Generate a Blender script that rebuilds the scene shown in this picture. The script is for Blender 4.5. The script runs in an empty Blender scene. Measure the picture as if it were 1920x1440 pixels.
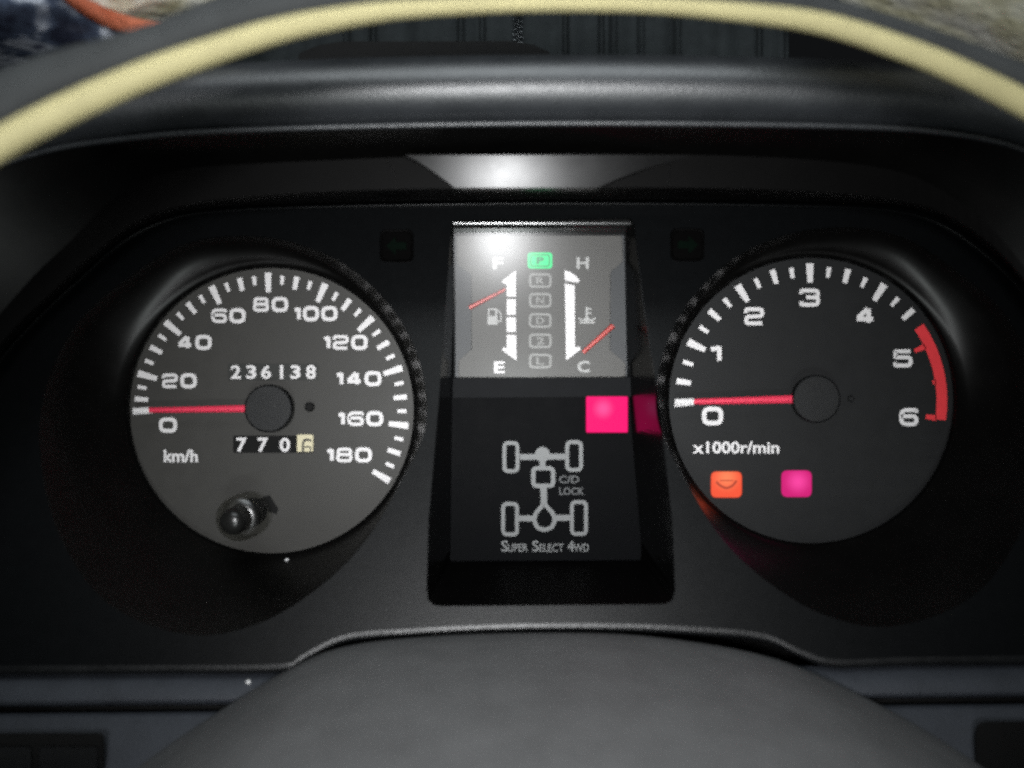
import bpy, bmesh, math, random
from mathutils import Vector, Matrix
from mathutils.geometry import delaunay_2d_cdt
random.seed(4)
sc = bpy.context.scene
col = sc.collection
R = math.radians

# ------------------------------------------------------------------ camera, world, lamps, exposure
F = 1676.0                       # focal length in photo pixels (photo 1920 x 1440)
CY = -0.31                       # camera sits 31 cm in front of the dial plane (Y = 0)
cd = bpy.data.cameras.new('camera')
cd.sensor_width = 36.0
cd.lens = 36.0 * F / 1920.0
cd.clip_start = 0.005
cd.clip_end = 20
cd.dof.use_dof = True
cd.dof.focus_distance = 0.36
cd.dof.aperture_fstop = 9.0
cam = bpy.data.objects.new('camera', cd)
cam.matrix_world = Matrix(((1, 0, 0, 0), (0, 0, -1, CY), (0, 1, 0, 0), (0, 0, 0, 1)))
col.objects.link(cam)
sc.camera = cam

w = bpy.data.worlds.new('World'); sc.world = w; w.use_nodes = True
bgn = w.node_tree.nodes['Background']
bgn.inputs[0].default_value = (0.85, 0.92, 1.0, 1); bgn.inputs[1].default_value = 0.006

def lamp(name, loc, target, size, power, color, spread=180):
    l = bpy.data.lights.new(name, 'AREA'); l.shape = 'DISK'; l.size = size; l.energy = power; l.color = color; l.spread = R(spread)
    o = bpy.data.objects.new(name, l); o.location = loc
    o.rotation_euler = (Vector(target) - Vector(loc)).to_track_quat('-Z', 'Y').to_euler()
    col.objects.link(o); return o
LAMP = Vector((-0.012, -0.46, 0.004))
lamp('phone_light', LAMP, (0.008, 0, -0.008), 0.045, 0.20, (0.97, 0.98, 0.99), 51)
lamp('roof_lamp', (0.0, -0.36, 0.50), (0, -0.06, 0), 0.42, 1.8, (0.90, 0.97, 1.0))

lamp('low_highlight_lamp', (0.0, -0.50, -0.19), (0, 0, 0.02), 0.07, 0.45, (0.93, 1.0, 0.98))  # unseen lamp added from below for the highlights on the upper well walls

sc.view_settings.view_transform = 'Standard'
sc.view_settings.look = 'None'
sc.view_settings.exposure = 0
sc.view_settings.gamma = 1
sc.cycles.filter_width = 2.6
sc.cycles.use_denoising = False
sc.cycles.max_bounces = 8
sc.cycles.sample_clamp_indirect = 4

# ------------------------------------------------------------------ helpers
def P(px, py, Y):
    """photo pixel on the plane at depth Y -> world point"""
    d = Y - CY
    return Vector(((px - 960) / F * d, Y, (720 - py) / F * d))

def mat(name, color, rough=0.5, spec=0.5, bump=0.0, bscale=900.0, var=0.0, vscale=60.0, metal=0.0, rvar=0.0, emit=None, estr=1.0, coat=0.0):
    m = bpy.data.materials.new(name); m.use_nodes = True
    nt = m.node_tree; b = nt.nodes['Principled BSDF']
    b.inputs['Base Color'].default_value = (*color, 1)
    b.inputs['Roughness'].default_value = rough
    b.inputs['Specular IOR Level'].default_value = spec
    b.inputs['Metallic'].default_value = metal
    b.inputs['Coat Weight'].default_value = coat
    if emit:
        b.inputs['Emission Color'].default_value = (*emit, 1); b.inputs['Emission Strength'].default_value = estr
    tc = nt.nodes.new('ShaderNodeTexCoord')
    if var or rvar:
        n = nt.nodes.new('ShaderNodeTexNoise'); n.inputs['Scale'].default_value = vscale; n.inputs['Detail'].default_value = 8
        n.inputs['Roughness'].default_value = 0.65
        nt.links.new(tc.outputs['Object'], n.inputs['Vector'])
        if var:
            mr = nt.nodes.new('ShaderNodeMapRange')
            mr.inputs[1].default_value = 0.25; mr.inputs[2].default_value = 0.75
            mr.inputs[3].default_value = 1 - var; mr.inputs[4].default_value = 1 + var
            nt.links.new(n.outputs['Fac'], mr.inputs[0])
            vm = nt.nodes.new('ShaderNodeVectorMath'); vm.operation = 'SCALE'
            vm.inputs[0].default_value = color
            nt.links.new(mr.outputs[0], vm.inputs['Scale'])
            nt.links.new(vm.outputs[0], b.inputs['Base Color'])
        if rvar:
            mr2 = nt.nodes.new('ShaderNodeMapRange')
            mr2.inputs[1].default_value = 0.25; mr2.inputs[2].default_value = 0.75
            mr2.inputs[3].default_value = max(0.03, rough - rvar); mr2.inputs[4].default_value = rough + rvar
            nt.links.new(n.outputs['Fac'], mr2.inputs[0]); nt.links.new(mr2.outputs[0], b.inputs['Roughness'])
    if bump:
        n2 = nt.nodes.new('ShaderNodeTexNoise'); n2.inputs['Scale'].default_value = bscale; n2.inputs['Detail'].default_value = 3
        nt.links.new(tc.outputs['Object'], n2.inputs['Vector'])
        bp = nt.nodes.new('ShaderNodeBump'); bp.inputs['Strength'].default_value = bump; bp.inputs['Distance'].default_value = 0.0004
        nt.links.new(n2.outputs['Fac'], bp.inputs['Height']); nt.links.new(bp.outputs[0], b.inputs['Normal'])
    return m

def lens_mat(name, refl, rough, tint=(1, 1, 1)):
    m = bpy.data.materials.new(name); m.use_nodes = True; nt = m.node_tree
    for n in list(nt.nodes): nt.nodes.remove(n)
    out = nt.nodes.new('ShaderNodeOutputMaterial'); mix = nt.nodes.new('ShaderNodeMixShader')
    tr = nt.nodes.new('ShaderNodeBsdfTransparent'); gl = nt.nodes.new('ShaderNodeBsdfGlossy')
    tr.inputs[0].default_value = (*tint, 1)
    gl.inputs['Roughness'].default_value = rough
    tc = nt.nodes.new('ShaderNodeTexCoord'); n = nt.nodes.new('ShaderNodeTexNoise'); n.inputs['Scale'].default_value = 90
    n.inputs['Detail'].default_value = 6
    nt.links.new(tc.outputs['Object'], n.inputs['Vector'])
    mr = nt.nodes.new('ShaderNodeMapRange'); mr.inputs[3].default_value = refl * 0.75; mr.inputs[4].default_value = refl * 1.3
    nt.links.new(n.outputs['Fac'], mr.inputs[0]); nt.links.new(mr.outputs[0], mix.inputs[0])
    nt.links.new(tr.outputs[0], mix.inputs[1]); nt.links.new(gl.outputs[0], mix.inputs[2]); nt.links.new(mix.outputs[0], out.inputs[0])
    return m

M = dict(
    bezel=mat('black_plastic', (0.0026, 0.003, 0.0034), 0.33, 0.22, bump=0.08, bscale=2600, var=0.1, vscale=300, rvar=0.015),
    plate=mat('flat_black_plastic', (0.004, 0.004, 0.0042), 0.5, 0.25, bump=0.15, bscale=2600, var=0.25, vscale=120),
    well=mat('glossy_black_plastic', (0.0022, 0.0021, 0.002), 0.33, 0.22, var=0.3, vscale=80, rvar=0.04),
    wall=mat('polished_black_plastic', (0.003, 0.003, 0.003), 0.2, 0.9, var=0.2, vscale=80, rvar=0.03),
    fascia=mat('matt_black_plastic', (0.0013, 0.0012, 0.0012), 0.5, 0.05, var=0.3, vscale=80),
    ring=mat('satin_black_plastic', (0.0022, 0.0022, 0.0022), 0.5, 0.06, var=0.2, vscale=80, rvar=0.03),
    highlight_facet=mat('gloss_highlight_facet', (0.004, 0.004, 0.0042), 0.31, 0.40, var=0.2, vscale=80, rvar=0.03),
    vinyl=mat('grained_vinyl', (0.026, 0.029, 0.033), 0.41, 1.0, bump=0.25, bscale=1500, var=0.2, vscale=90, rvar=0.06),
    lower=mat('dash_plastic', (0.03, 0.034, 0.042), 0.55, 0.4, bump=0.4, bscale=1800, var=0.2, vscale=110, rvar=0.05),
    shroud=mat('column_plastic', (0.125, 0.125, 0.126), 0.55, 0.35, bump=0.35, bscale=1700, var=0.14, vscale=70, rvar=0.06),
    dial=mat('dial_print_grey', (0.047, 0.0455, 0.042), 0.5, 0.22, bump=0.1, bscale=3000, var=0.1, vscale=150, rvar=0.05),
    dial_dark=mat('tachometer_print_grey', (0.0165, 0.017, 0.0175), 0.5, 0.12, bump=0.1, bscale=3000, var=0.1, vscale=150, rvar=0.05),
    odo=mat('odometer_grey', (0.034, 0.035, 0.033), 0.5, 0.2, var=0.1, vscale=150),
    lip=mat('bezel_lip_plastic', (0.006, 0.0065, 0.007), 0.38, 0.4, bump=0.2, bscale=1500, var=0.25, vscale=120, rvar=0.06),
    white=mat('white_print', (0.78, 0.76, 0.76), 0.55, 0.3, var=0.06, vscale=300),
    dimwhite=mat('grey_white_print', (0.42, 0.42, 0.41), 0.55, 0.3, var=0.08, vscale=300),
    red=mat('red_print', (0.78, 0.045, 0.055), 0.5, 0.3, var=0.08, vscale=300),
    needle=mat('needle_red', (0.82, 0.045, 0.10), 0.4, 0.4, var=0.06, vscale=300),
    gneedle=mat('gauge_needle_red', (0.48, 0.04, 0.03), 0.4, 0.4, var=0.06, vscale=300),
    black=mat('black_cap', (0.007, 0.0075, 0.008), 0.5, 0.3, bump=0.2, bscale=2500, var=0.2, vscale=200),
    hole=mat('dark_recess', (0.004, 0.004, 0.004), 0.7, 0.2, var=0.2, vscale=200),
    drum=mat('cream_drum', (0.68, 0.62, 0.42), 0.5, 0.3, var=0.08, vscale=300),
    gauge=mat('gauge_print_grey', (0.060, 0.058, 0.053), 0.5, 0.35, bump=0.1, bscale=3000, var=0.08, vscale=150),
    gstrip=mat('gauge_side_grey', (0.022, 0.025, 0.028), 0.5, 0.35, var=0.1, vscale=150),
    gbox=mat('gear_outline_grey', (0.25, 0.25, 0.24), 0.5, 0.3, var=0.08, vscale=300),
    panel=mat('smoked_panel', (0.0026, 0.0028, 0.0033), 0.5, 0.02, var=0.15, vscale=120, rvar=0.05),
    panel2=mat('smoked_band', (0.0075, 0.008, 0.009), 0.5, 0.03, var=0.15, vscale=120),
    diagram=mat('diagram_grey', (0.165, 0.17, 0.17), 0.5, 0.3, var=0.1, vscale=300),
    dimgrey=mat('diagram_dim_grey', (0.075, 0.078, 0.08), 0.5, 0.3, var=0.1, vscale=300),
    glow_green=mat('green_light', (0.01, 0.1, 0.04), 0.4, 0.1, emit=(0.008, 0.85, 0.26), estr=1.0),
    glow_pink=mat('pink_red_light', (0.03, 0.002, 0.01), 0.4, 0.02, emit=(1.0, 0.006, 0.17), estr=1.0),
    glow_pink2=mat('magenta_light', (0.08, 0.005, 0.03), 0.4, 0.1, emit=(0.62, 0.012, 0.17), estr=0.95),
    glow_orange=mat('orange_light', (0.1, 0.02, 0.01), 0.4, 0.1, emit=(0.9, 0.085, 0.035), estr=0.95),
    icon_dark=mat('icon_shade', (0.10, 0.02, 0.01), 0.5, 0.2, emit=(0.45, 0.05, 0.02), estr=0.8),
    icon_green=mat('icon_green_shade', (0.02, 0.08, 0.04), 0.5, 0.2, emit=(0.004, 0.20, 0.075), estr=0.8),
    arrow=mat('unlit_green_arrow', (0.0006, 0.0032, 0.0016), 0.6, 0.02, var=0.2, vscale=300),
    clear=lens_mat('clear_lens', 0.011, 0.21),
    edge=lens_mat('clear_edge', 0.10, 0.22, (0.75, 0.77, 0.76)),
    knob=mat('knob_grey', (0.010, 0.010, 0.0095), 0.27, 0.45, var=0.2, vscale=200),
    collar=lens_mat('smoked_clear', 0.09, 0.28, (0.72, 0.72, 0.69)),
    rim=mat('wheel_grey', (0.042, 0.045, 0.046), 0.7, 0.25, bump=0.5, bscale=1300, var=0.2, vscale=130),
    piping=mat('cream_piping', (0.45, 0.405, 0.21), 0.6, 0.25, bump=0.5, bscale=900, var=0.1, vscale=160),
    speck=mat('lint_white', (0.7, 0.7, 0.7), 0.8, 0.1, var=0.1, vscale=900),
)

def finish(name, me, m, parent, smooth=False):
    me.materials.append(m)
    if smooth:
        for p in me.polygons: p.use_smooth = True
    o = bpy.data.objects.new(name, me); col.objects.link(o)
    if parent is not None:
        o.parent = parent
    return o

def origin_of(parent):
    while parent is not None and parent.parent is not None: parent = parent.parent
    return parent.location if parent is not None else Vector((0, 0, 0))

def mk(name, verts, faces, m, parent=None, smooth=False, face_cam=False):
    o0 = origin_of(parent)
    me = bpy.data.meshes.new(name)
    me.from_pydata([tuple(Vector(v) - o0) for v in verts], [], faces)
    bm = bmesh.new(); bm.from_mesh(me)
    bmesh.ops.remove_doubles(bm, verts=bm.verts, dist=1e-7)
    if face_cam:
        for f in bm.faces:
            f.normal_update()
            if f.normal.y > 0: f.normal_flip()
    else:
        bmesh.ops.recalc_face_normals(bm, faces=bm.faces)
    bm.to_mesh(me); bm.free()
    return finish(name, me, m, parent, smooth)

def thing(name, label, cat, loc=(0, 0, 0), group=None):
    o = bpy.data.objects.new(name, None); o.empty_display_size = 0.02; o.location = loc; col.objects.link(o)
    o['label'] = label; o['category'] = cat
    if group: o['group'] = group
    return o
def tag(o, label, cat, group=None):
    o['label'] = label; o['category'] = cat
    if group: o['group'] = group
    return o

def catmull(pts, n=8, closed=False):
    out = []; N = len(pts)
    pts = [Vector(p) for p in pts]
    rng = range(N) if closed else range(N - 1)
    for i in rng:
        if closed: p0, p1, p2, p3 = pts[i - 1], pts[i], pts[(i + 1) % N], pts[(i + 2) % N]
        else:
            p1, p2 = pts[i], pts[i + 1]
            p0 = pts[i - 1] if i > 0 else p1 * 2 - p2
            p3 = pts[i + 2] if i + 2 < N else p2 * 2 - p1
        for k in range(n):
            t = k / n
            out.append(0.5 * ((2 * p1) + (p2 - p0) * t + (2 * p0 - 5 * p1 + 4 * p2 - p3) * t * t + (3 * p1 - p0 - 3 * p2 + p3) * t ** 3))
    if not closed: out.append(pts[-1].copy())
    return out

def fillet(pts, r, closed=False, n=5):
    pts = [Vector(p) for p in pts]; N = len(pts); out = []
    for i in range(N):
        if not closed and i in (0, N - 1): out.append(pts[i]); continue
        a, b, c = pts[i - 1], pts[i], pts[(i + 1) % N]
        u = (a - b); v = (c - b); lu, lv = u.length, v.length
        if lu < 1e-9 or lv < 1e-9: continue
        u /= lu; v /= lv
        ang = u.angle(v)
        if ang > 3.1: out.append(b); continue
        rr = r[i] if isinstance(r, (list, tuple)) else r
        d = min(rr / math.tan(ang / 2), lu * 0.48, lv * 0.48)
        s, e = b + u * d, b + v * d
        for k in range(n + 1):
            t = k / n
            out.append((1 - t) ** 2 * s + 2 * t * (1 - t) * b + t * t * e)
    return out

def ribbon(pts, wd, closed=False):
    """2D polyline -> quads (pairs) with mitred joins; returns verts, faces"""
    pts = [Vector((p[0], p[1])) for p in pts]; N = len(pts); V = []; Fc = []
    for i in range(N):
        a = pts[i - 1] if (i > 0 or closed) else None
        c = pts[(i + 1) % N] if (i < N - 1 or closed) else None
        b = pts[i]
        d1 = (b - a).normalized() if a is not None else None
        d2 = (c - b).normalized() if c is not None else None
        if d1 is None: d1 = d2
        if d2 is None: d2 = d1
        n1 = Vector((-d1.y, d1.x)); n2 = Vector((-d2.y, d2.x))
        n = (n1 + n2)
        n = n.normalized() if n.length > 1e-6 else n1
        k = wd / 2 / max(0.45, n.dot(n1))
        V += [b + n * k, b - n * k]
    for i in range(N if closed else N - 1):
        j = (i + 1) % N
        Fc.append((2 * i, 2 * i + 1, 2 * j + 1, 2 * j))
    return V, Fc

class Print:
    """flat print laid on a face at depth Y, collected in photo pixels"""
    def __init__(s, Y): s.Y = Y; s.v = []; s.f = []; s.k = 0
    def add(s, V, Fc):
        y = s.Y - 0.00003 * s.k; s.k += 1
        b = len(s.v); s.v += [P(p[0], p[1], y) for p in V]; s.f += [tuple(b + i for i in q) for q in Fc]
    def stroke(s, pts, wd, closed=False): s.add(*ribbon(pts, wd, closed)); return s
    def poly(s, pts): s.add(pts, [tuple(range(len(pts)))]); return s
    def disc(s, c, r, n=24): return s.poly([(c[0] + r * math.cos(2 * math.pi * i / n), c[1] + r * math.sin(2 * math.pi * i / n)) for i in range(n)])
    def build(s, name, m, parent): return mk(name, s.v, s.f, m, parent, face_cam=True)

def rrect(x0, y0, x1, y1, r): return fillet([(x0, y0), (x1, y0), (x1, y1), (x0, y1)], r, True)

GL = {
 '0': [([(0, 0), (1, 0), (1, 1), (0, 1)], True)],
 '1': [([(1, 1), (1, 0)], False), ([(-.35, .80), (1, .92)], False)],
 '2': [([(0, .72), (0, 1), (1, 1), (1, .52), (0, .46), (0, 0), (1, 0)], False)],
 '3': [([(0, .76), (0, 1), (1, 1), (1, .52), (.30, .52)], False), ([(.30, .52), (1, .52), (1, 0), (0, 0), (0, .24)], False)],
 '4': [([(.72, 0), (.72, 1)], False), ([(.66, 1), (.06, .34)], False), ([(0, .27), (1, .27)], False)],
 '5': [([(.98, 1), (.02, 1), (.02, .58), (1, .58), (1, 0), (0, 0), (0, .22)], False)],
 '6': [([(1, .80), (1, 1), (0, 1), (0, 0), (1, 0), (1, .56), (0, .56)], False)],
 '7': [([(0, 1), (1, 1), (.35, 0)], False)],
 '8': [([(.04, .53), (.96, .53), (.96, 1), (.04, 1)], True), ([(0, 0), (1, 0), (1, .53), (0, .53)], True)],
}
def digits(name, text, cx, cy, wtot, h, t, Y, m, parent):
    ws = [0.42 if c == '1' else 1.0 for c in text]
    gap = 0.12
    unit = wtot / (sum(ws) + gap * (len(text) - 1))
    x = cx - wtot / 2; pr = Print(Y)
    for c, wq in zip(text, ws):
        gw = wq * unit
        for pts, closed in GL[c]:
            q = [(x + t / 2 + a * (gw - t), cy + h / 2 - t / 2 - b * (h - t)) for a, b in pts]
            sharp = 1.5 if c in '147' else ([0, 1, 1, 9, 9, 9, 9] if c == '5' else h * 0.30)
            pr.stroke(fillet(q, sharp, closed), t * (0.85 if c in '23568' else 1), closed)
        x += gw + gap * unit
    return pr.build(name, m, parent)

def text(name, s, cx, cy, wtot, h, Y, m, parent, bold=0.012, shear=0):
    cu = bpy.data.curves.new('t', 'FONT'); cu.body = s; cu.size = 1; cu.offset = bold; cu.resolution_u = 3; cu.shear = shear
    ob = bpy.data.objects.new('t', cu); col.objects.link(ob)
    dg = bpy.context.evaluated_depsgraph_get()
    me = bpy.data.meshes.new_from_object(ob.evaluated_get(dg))
    vs = [v.co.copy() for v in me.vertices]; fs = [tuple(p.vertices) for p in me.polygons]
    bpy.data.objects.remove(ob); bpy.data.curves.remove(cu); bpy.data.meshes.remove(me)
    x0, x1 = min(v.x for v in vs), max(v.x for v in vs); y0, y1 = min(v.y for v in vs), max(v.y for v in vs)
    V = [P(cx + ((v.x - x0) / (x1 - x0) - 0.5) * wtot, cy - ((v.y - y0) / (y1 - y0) - 0.5) * h, Y) for v in vs]
    return mk(name, V, fs, m, parent, face_cam=True)

def loft(name, loops, m, parent, closed=True, smooth=True, cap=False):
    n = len(loops[0]); V = [v for L in loops for v in L]; Fc = []
    for a in range(len(loops) - 1):
        for i in range(n if closed else n - 1):
            j = (i + 1) % n
            Fc.append((a * n + i, a * n + j, (a + 1) * n + j, (a + 1) * n + i))
    if cap: Fc.append(tuple((len(loops) - 1) * n + i for i in range(n)))
    return mk(name, V, Fc, m, parent, smooth)

def resample(pts, n, closed=True):
    pts = [Vector(p) for p in pts]
    if closed: pts = pts + [pts[0]]
    L = [0]
    for a, b in zip(pts, pts[1:]): L.append(L[-1] + (b - a).length)
    out = []; k = 0; tot = L[-1]
    for i in range(n):
        s = tot * i / (n if closed else n - 1)
        while k < len(pts) - 2 and L[k + 1] < s: k += 1
        d = L[k + 1] - L[k]
        out.append(pts[k].lerp(pts[k + 1], (s - L[k]) / d if d > 0 else 0))
    return out

def polar(pts, c, n=160):
    """outline resampled by angle about c, starting at angle 0 (photo px)"""
    c = Vector(c); pts = [Vector(p) for p in pts]; out = []
    N = len(pts)
    for i in range(n):
        a = 2 * math.pi * i / n; d = Vector((math.cos(a), math.sin(a))); best = None
        for k in range(N):
            p, q = pts[k] - c, pts[(k + 1) % N] - c
            e = q - p; den = d.x * e.y - d.y * e.x
            if abs(den) < 1e-9: continue
            t = (p.x * e.y - p.y * e.x) / den; u = (p.x * d.y - p.y * d.x) / den
            if t > 0 and -1e-6 <= u <= 1 + 1e-6 and (best is None or t > best): best = t
        out.append(c + d * best)
    return out

def circle(c, r, n=160, ry=None):
    ry = ry or r
    return [Vector((c[0] + r * math.cos(2 * math.pi * i / n), c[1] + ry * math.sin(2 * math.pi * i / n))) for i in range(n)]

def solid_disc(name, c, r, Y0, Y1, m, parent, bevel=3, n=48):
    """raised disc, Y1 nearer the camera; c, r in photo pixels at Y1"""
    L = [[P(*p, Y0) for p in circle(c, r, n)], [P(*p, Y1 + 0.0006) for p in circle(c, r, n)], [P(*p, Y1) for p in circle(c, r - bevel, n)]]
    return loft(name, L, m, parent, cap=True, smooth=False)

def bar3(name, a, b, wa, wb, Y, thick, m, parent):
    """needle: ridge-backed bar from a to b (photo px at Y)"""
    a, b = Vector(a), Vector(b); d = (b - a).normalized(); n = Vector((-d.y, d.x))
    A = [a + n * wa / 2, a + n * wa * .2, a - n * wa * .2, a - n * wa / 2]; B = [b + n * wb / 2, b + n * wb * .2, b - n * wb * .2, b - n * wb / 2]
    ys = [Y + thick, Y, Y, Y + thick]
    V = [P(p.x, p.y, y) for p, y in zip(A, ys)] + [P(p.x, p.y, y) for p, y in zip(B, ys)]
    return mk(name, V, [(0, 1, 5, 4), (1, 2, 6, 5), (2, 3, 7, 6), (3, 0, 4, 7), (0, 3, 2, 1), (4, 5, 6, 7)], m, parent)

def sweep(name, path, rad, m, parent, n=20, squash=1.0, ends=True):
    """tube along world path; rad: list per point"""
    V = []; Fc = []; N = len(path)
    for i, p in enumerate(path):
        t = (path[min(i + 1, N - 1)] - path[max(i - 1, 0)]).normalized()
        u = Vector((0, 1, 0)); u = (u - t * u.dot(t)).normalized(); v = t.cross(u)
        for k in range(n):
            a = 2 * math.pi * k / n
            V.append(p + (u * math.cos(a) * squash + v * math.sin(a)) * rad[i])
    for i in range(N - 1):
        for k in range(n):
            j = (k + 1) % n
            Fc.append((i * n + k, i * n + j, (i + 1) * n + j, (i + 1) * n + k))
    if ends: Fc += [tuple(range(n)), tuple((N - 1) * n + k for k in range(n))]
    return mk(name, V, Fc, m, parent, True)

# ------------------------------------------------------------------ instrument cluster housing
def Yb(px, py):
    t = min(max((py - 385) / 805.0, 0), 1.1)
    return -0.0088 - 0.041 * t
cluster = thing('instrument_cluster', 'black plastic instrument cluster housing with two round dial wells and central window', 'instrument cluster', P(1010, 1180, -0.03))
CL, CR = (508, 770), (1522, 751)
mouthL = [(75, 850), (88, 720), (150, 600), (255, 510), (340, 460), (430, 443), (540, 452), (650, 498), (740, 585), (790, 690), (798, 800), (752, 903), (686, 1013), (600, 1100), (483, 1170), (350, 1190), (200, 1130), (110, 1000)]
mouthR = [(2030 - x, y - 16) for x, y in mouthL]
mouthL = polar(catmull(mouthL, 6, True), CL); mouthR = polar(catmull(mouthR, 6, True), CR)
cent = fillet([(848, 413), (1188, 409), (1206, 560), (1236, 760), (1261, 980), (1267, 1133), (799, 1137), (803, 980), (822, 760), (836, 560)], [10, 10, 300, 300, 300, 26, 26, 300, 300, 300], True, 6)
CC = (1015, 740)
cent = polar(cent, CC, 200)
bottom = catmull([(2010, 1238), (1920, 1239), (1700, 1242), (1565, 1246), (1500, 1227), (1430, 1197), (1300, 1185), (1150, 1179), (960, 1180), (760, 1189), (645, 1200), (565, 1238), (525, 1255), (300, 1257), (0, 1258), (-95, 1258)], 6)
topo = catmull([(-95, 1258), (-95, 1000), (-82, 830), (-40, 735), (20, 654), (90, 580), (158, 518), (237, 450), (316, 413), (400, 398), (600, 389), (960, 383), (1300, 384), (1560, 389), (1680, 397), (1760, 420), (1830, 465), (1900, 530), (1965, 620), (2000, 760), (2010, 1000), (2010, 1238)], 6)
outer = resample([(p.x, p.y - 10) for p in bottom], 120, False)[:-1] + resample(topo, 200, False)[:-1]
def plate_mesh():
    pts = []; edges = []; polys = []
    for L in (outer, mouthL, mouthR, cent):
        b = len(pts); L = [Vector((p[0], p[1])) for p in L]; polys.append(L)
        pts += L; edges += [(b + i, b + (i + 1) % len(L)) for i in range(len(L))]
    def inside(p, L):
        c = False; j = len(L) - 1
        for i in range(len(L)):
            if (L[i].y > p.y) != (L[j].y > p.y) and p.x < (L[j].x - L[i].x) * (p.y - L[i].y) / (L[j].y - L[i].y) + L[i].x: c = not c
            j = i
        return c
    for gx in range(-90, 2010, 22):
        for gy in range(380, 1260, 22):
            p = Vector((gx + 0.3, gy + 0.7))
            if inside(p, polys[0]) and not any(inside(p, q) for q in polys[1:]): pts.append(p)
    r = delaunay_2d_cdt(pts, edges, [], 0, 0.01)
    fs = []
    for f in r[2]:
        c = sum((r[0][i] for i in f), Vector((0, 0))) / len(f)
        if inside(c, polys[0]) and not any(inside(c, q) for q in polys[1:]): fs.append(tuple(f))
    return [P(p.x, p.y, Yb(p.x, p.y)) for p in r[0]], fs
V, Fc = plate_mesh()
mk('bezel', V, Fc, M['bezel'], cluster, False, face_cam=True)
# rolled bottom edge of the bezel
bl = resample(bottom, 140, False)
roll = [[P(p.x, p.y + dy, Yb(p.x, p.y + min(dy, 6)) + dY) for p in bl] for dy, dY in ((-10, 0), (-6, 0.00004), (-2, 0.00014), (1, 0.00026), (3, 0.0005), (5, 0.0011), (6, 0.0022), (6.5, 0.004), (6.5, 0.012))]
loft('bottom_lip', roll, M['lip'], cluster, closed=False)
# bright arris of the bezel along the top
tl = resample(topo, 160, False)
loft('top_edge', [[P(p.x, p.y, Yb(p.x, p.y) + dY) if dy == 0 else P(p.x, p.y - dy, Yb(p.x, p.y) + dY) for p in tl] for dy, dY in ((-3, 0.0002), (-1, -0.0007), (2, -0.0010), (4.5, -0.0002), (4.5, 0.006))], M['bezel'], cluster, closed=False)

def well(nm, mouth, C):
    L0 = [P(p.x, p.y, Yb(p.x, p.y)) for p in mouth]
    L05 = [P(p.x + (C[0] - p.x) * 0.004, p.y + (C[1] - p.y) * 0.004, Yb(p.x, p.y) + 0.0006) for p in mouth]
    L1 = [P(*p, -0.0065) for p in circle(C, 277)]
    L2 = [P(*p, -0.0058) for p in circle(C, 273)]
    # a gently bellied funnel
    mid = []
    for k in (0.3, 0.6, 0.85):
        mid.append([a.lerp(b, k) + Vector((0, 0.0022 * math.sin(math.pi * k), 0)) for a, b in zip(L05, L1)])
    loft(nm, [L0, L05] + mid + [L1, L2], M['well'], cluster)
    loft('inner_ring', [[P(*p, -0.0058) for p in circle(C, 273)], [P(*p, -0.005) for p in circle(C, 269)], [P(*p, 0.001) for p in circle(C, 267)]], M['ring'], cluster)
well('speedometer_well', mouthL, CL); well('tachometer_well', mouthR, CR)
# central window walls
back = polar([(853, 440), (1170, 438), (1174, 600), (1179, 740), (1184, 820), (1204, 1051), (844, 1053), (848, 760), (852, 600)], CC, 200)
def cw(sel):
    ii = [i for i in sel]
    c2, b2 = [cent[i] for i in ii], [back[i] for i in ii]
    return [[P(p.x, p.y, Yb(p.x, p.y)) for p in c2], [P(p.x + (CC[0] - p.x) * .01, p.y + (CC[1] - p.y) * .008, Yb(p.x, p.y) + 0.0012) for p in c2], [P(p.x, p.y, -0.006) for p in b2]]
fi = [i for i in range(200) if cent[i].y > 1095 and i < 100]
loft('window_floor', cw(range(fi[0], fi[-1] + 1)), M['fascia'], cluster, closed=False, smooth=False)
loft('window_wall', cw([k % 200 for k in range(fi[-1], 200 + fi[0] + 1)]), M['wall'], cluster, closed=False, smooth=False)
# turn signal windows
for cx, cy, sgn in ((744, 461, -1), (1289, 459, 1)):
    y = Yb(cx, cy)
    fr = rrect(cx - 32, cy - 31, cx + 32, cy + 31, 14)
    o = loft('turn_signal_window', [[P(cx + (p.x - cx) * k, cy + (p.y - cy) * k, Yb(cx, cy + (p.y - cy) * k) - e) for p in fr] for k, e in ((1, 0), (.96, 0.0007), (.88, 0.0006), (.84, 0.0002))], M['fascia'], cluster, cap=True, smooth=False)
    Print(y - 0.0013).poly([(cx + sgn * 20, cy), (cx + sgn * 2, cy - 17), (cx + sgn * 2, cy - 7), (cx - sgn * 18, cy - 7), (cx - sgn * 18, cy + 7), (cx + sgn * 2, cy + 7), (cx + sgn * 2, cy + 17)]).build('arrow', M['arrow'], o)

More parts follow.
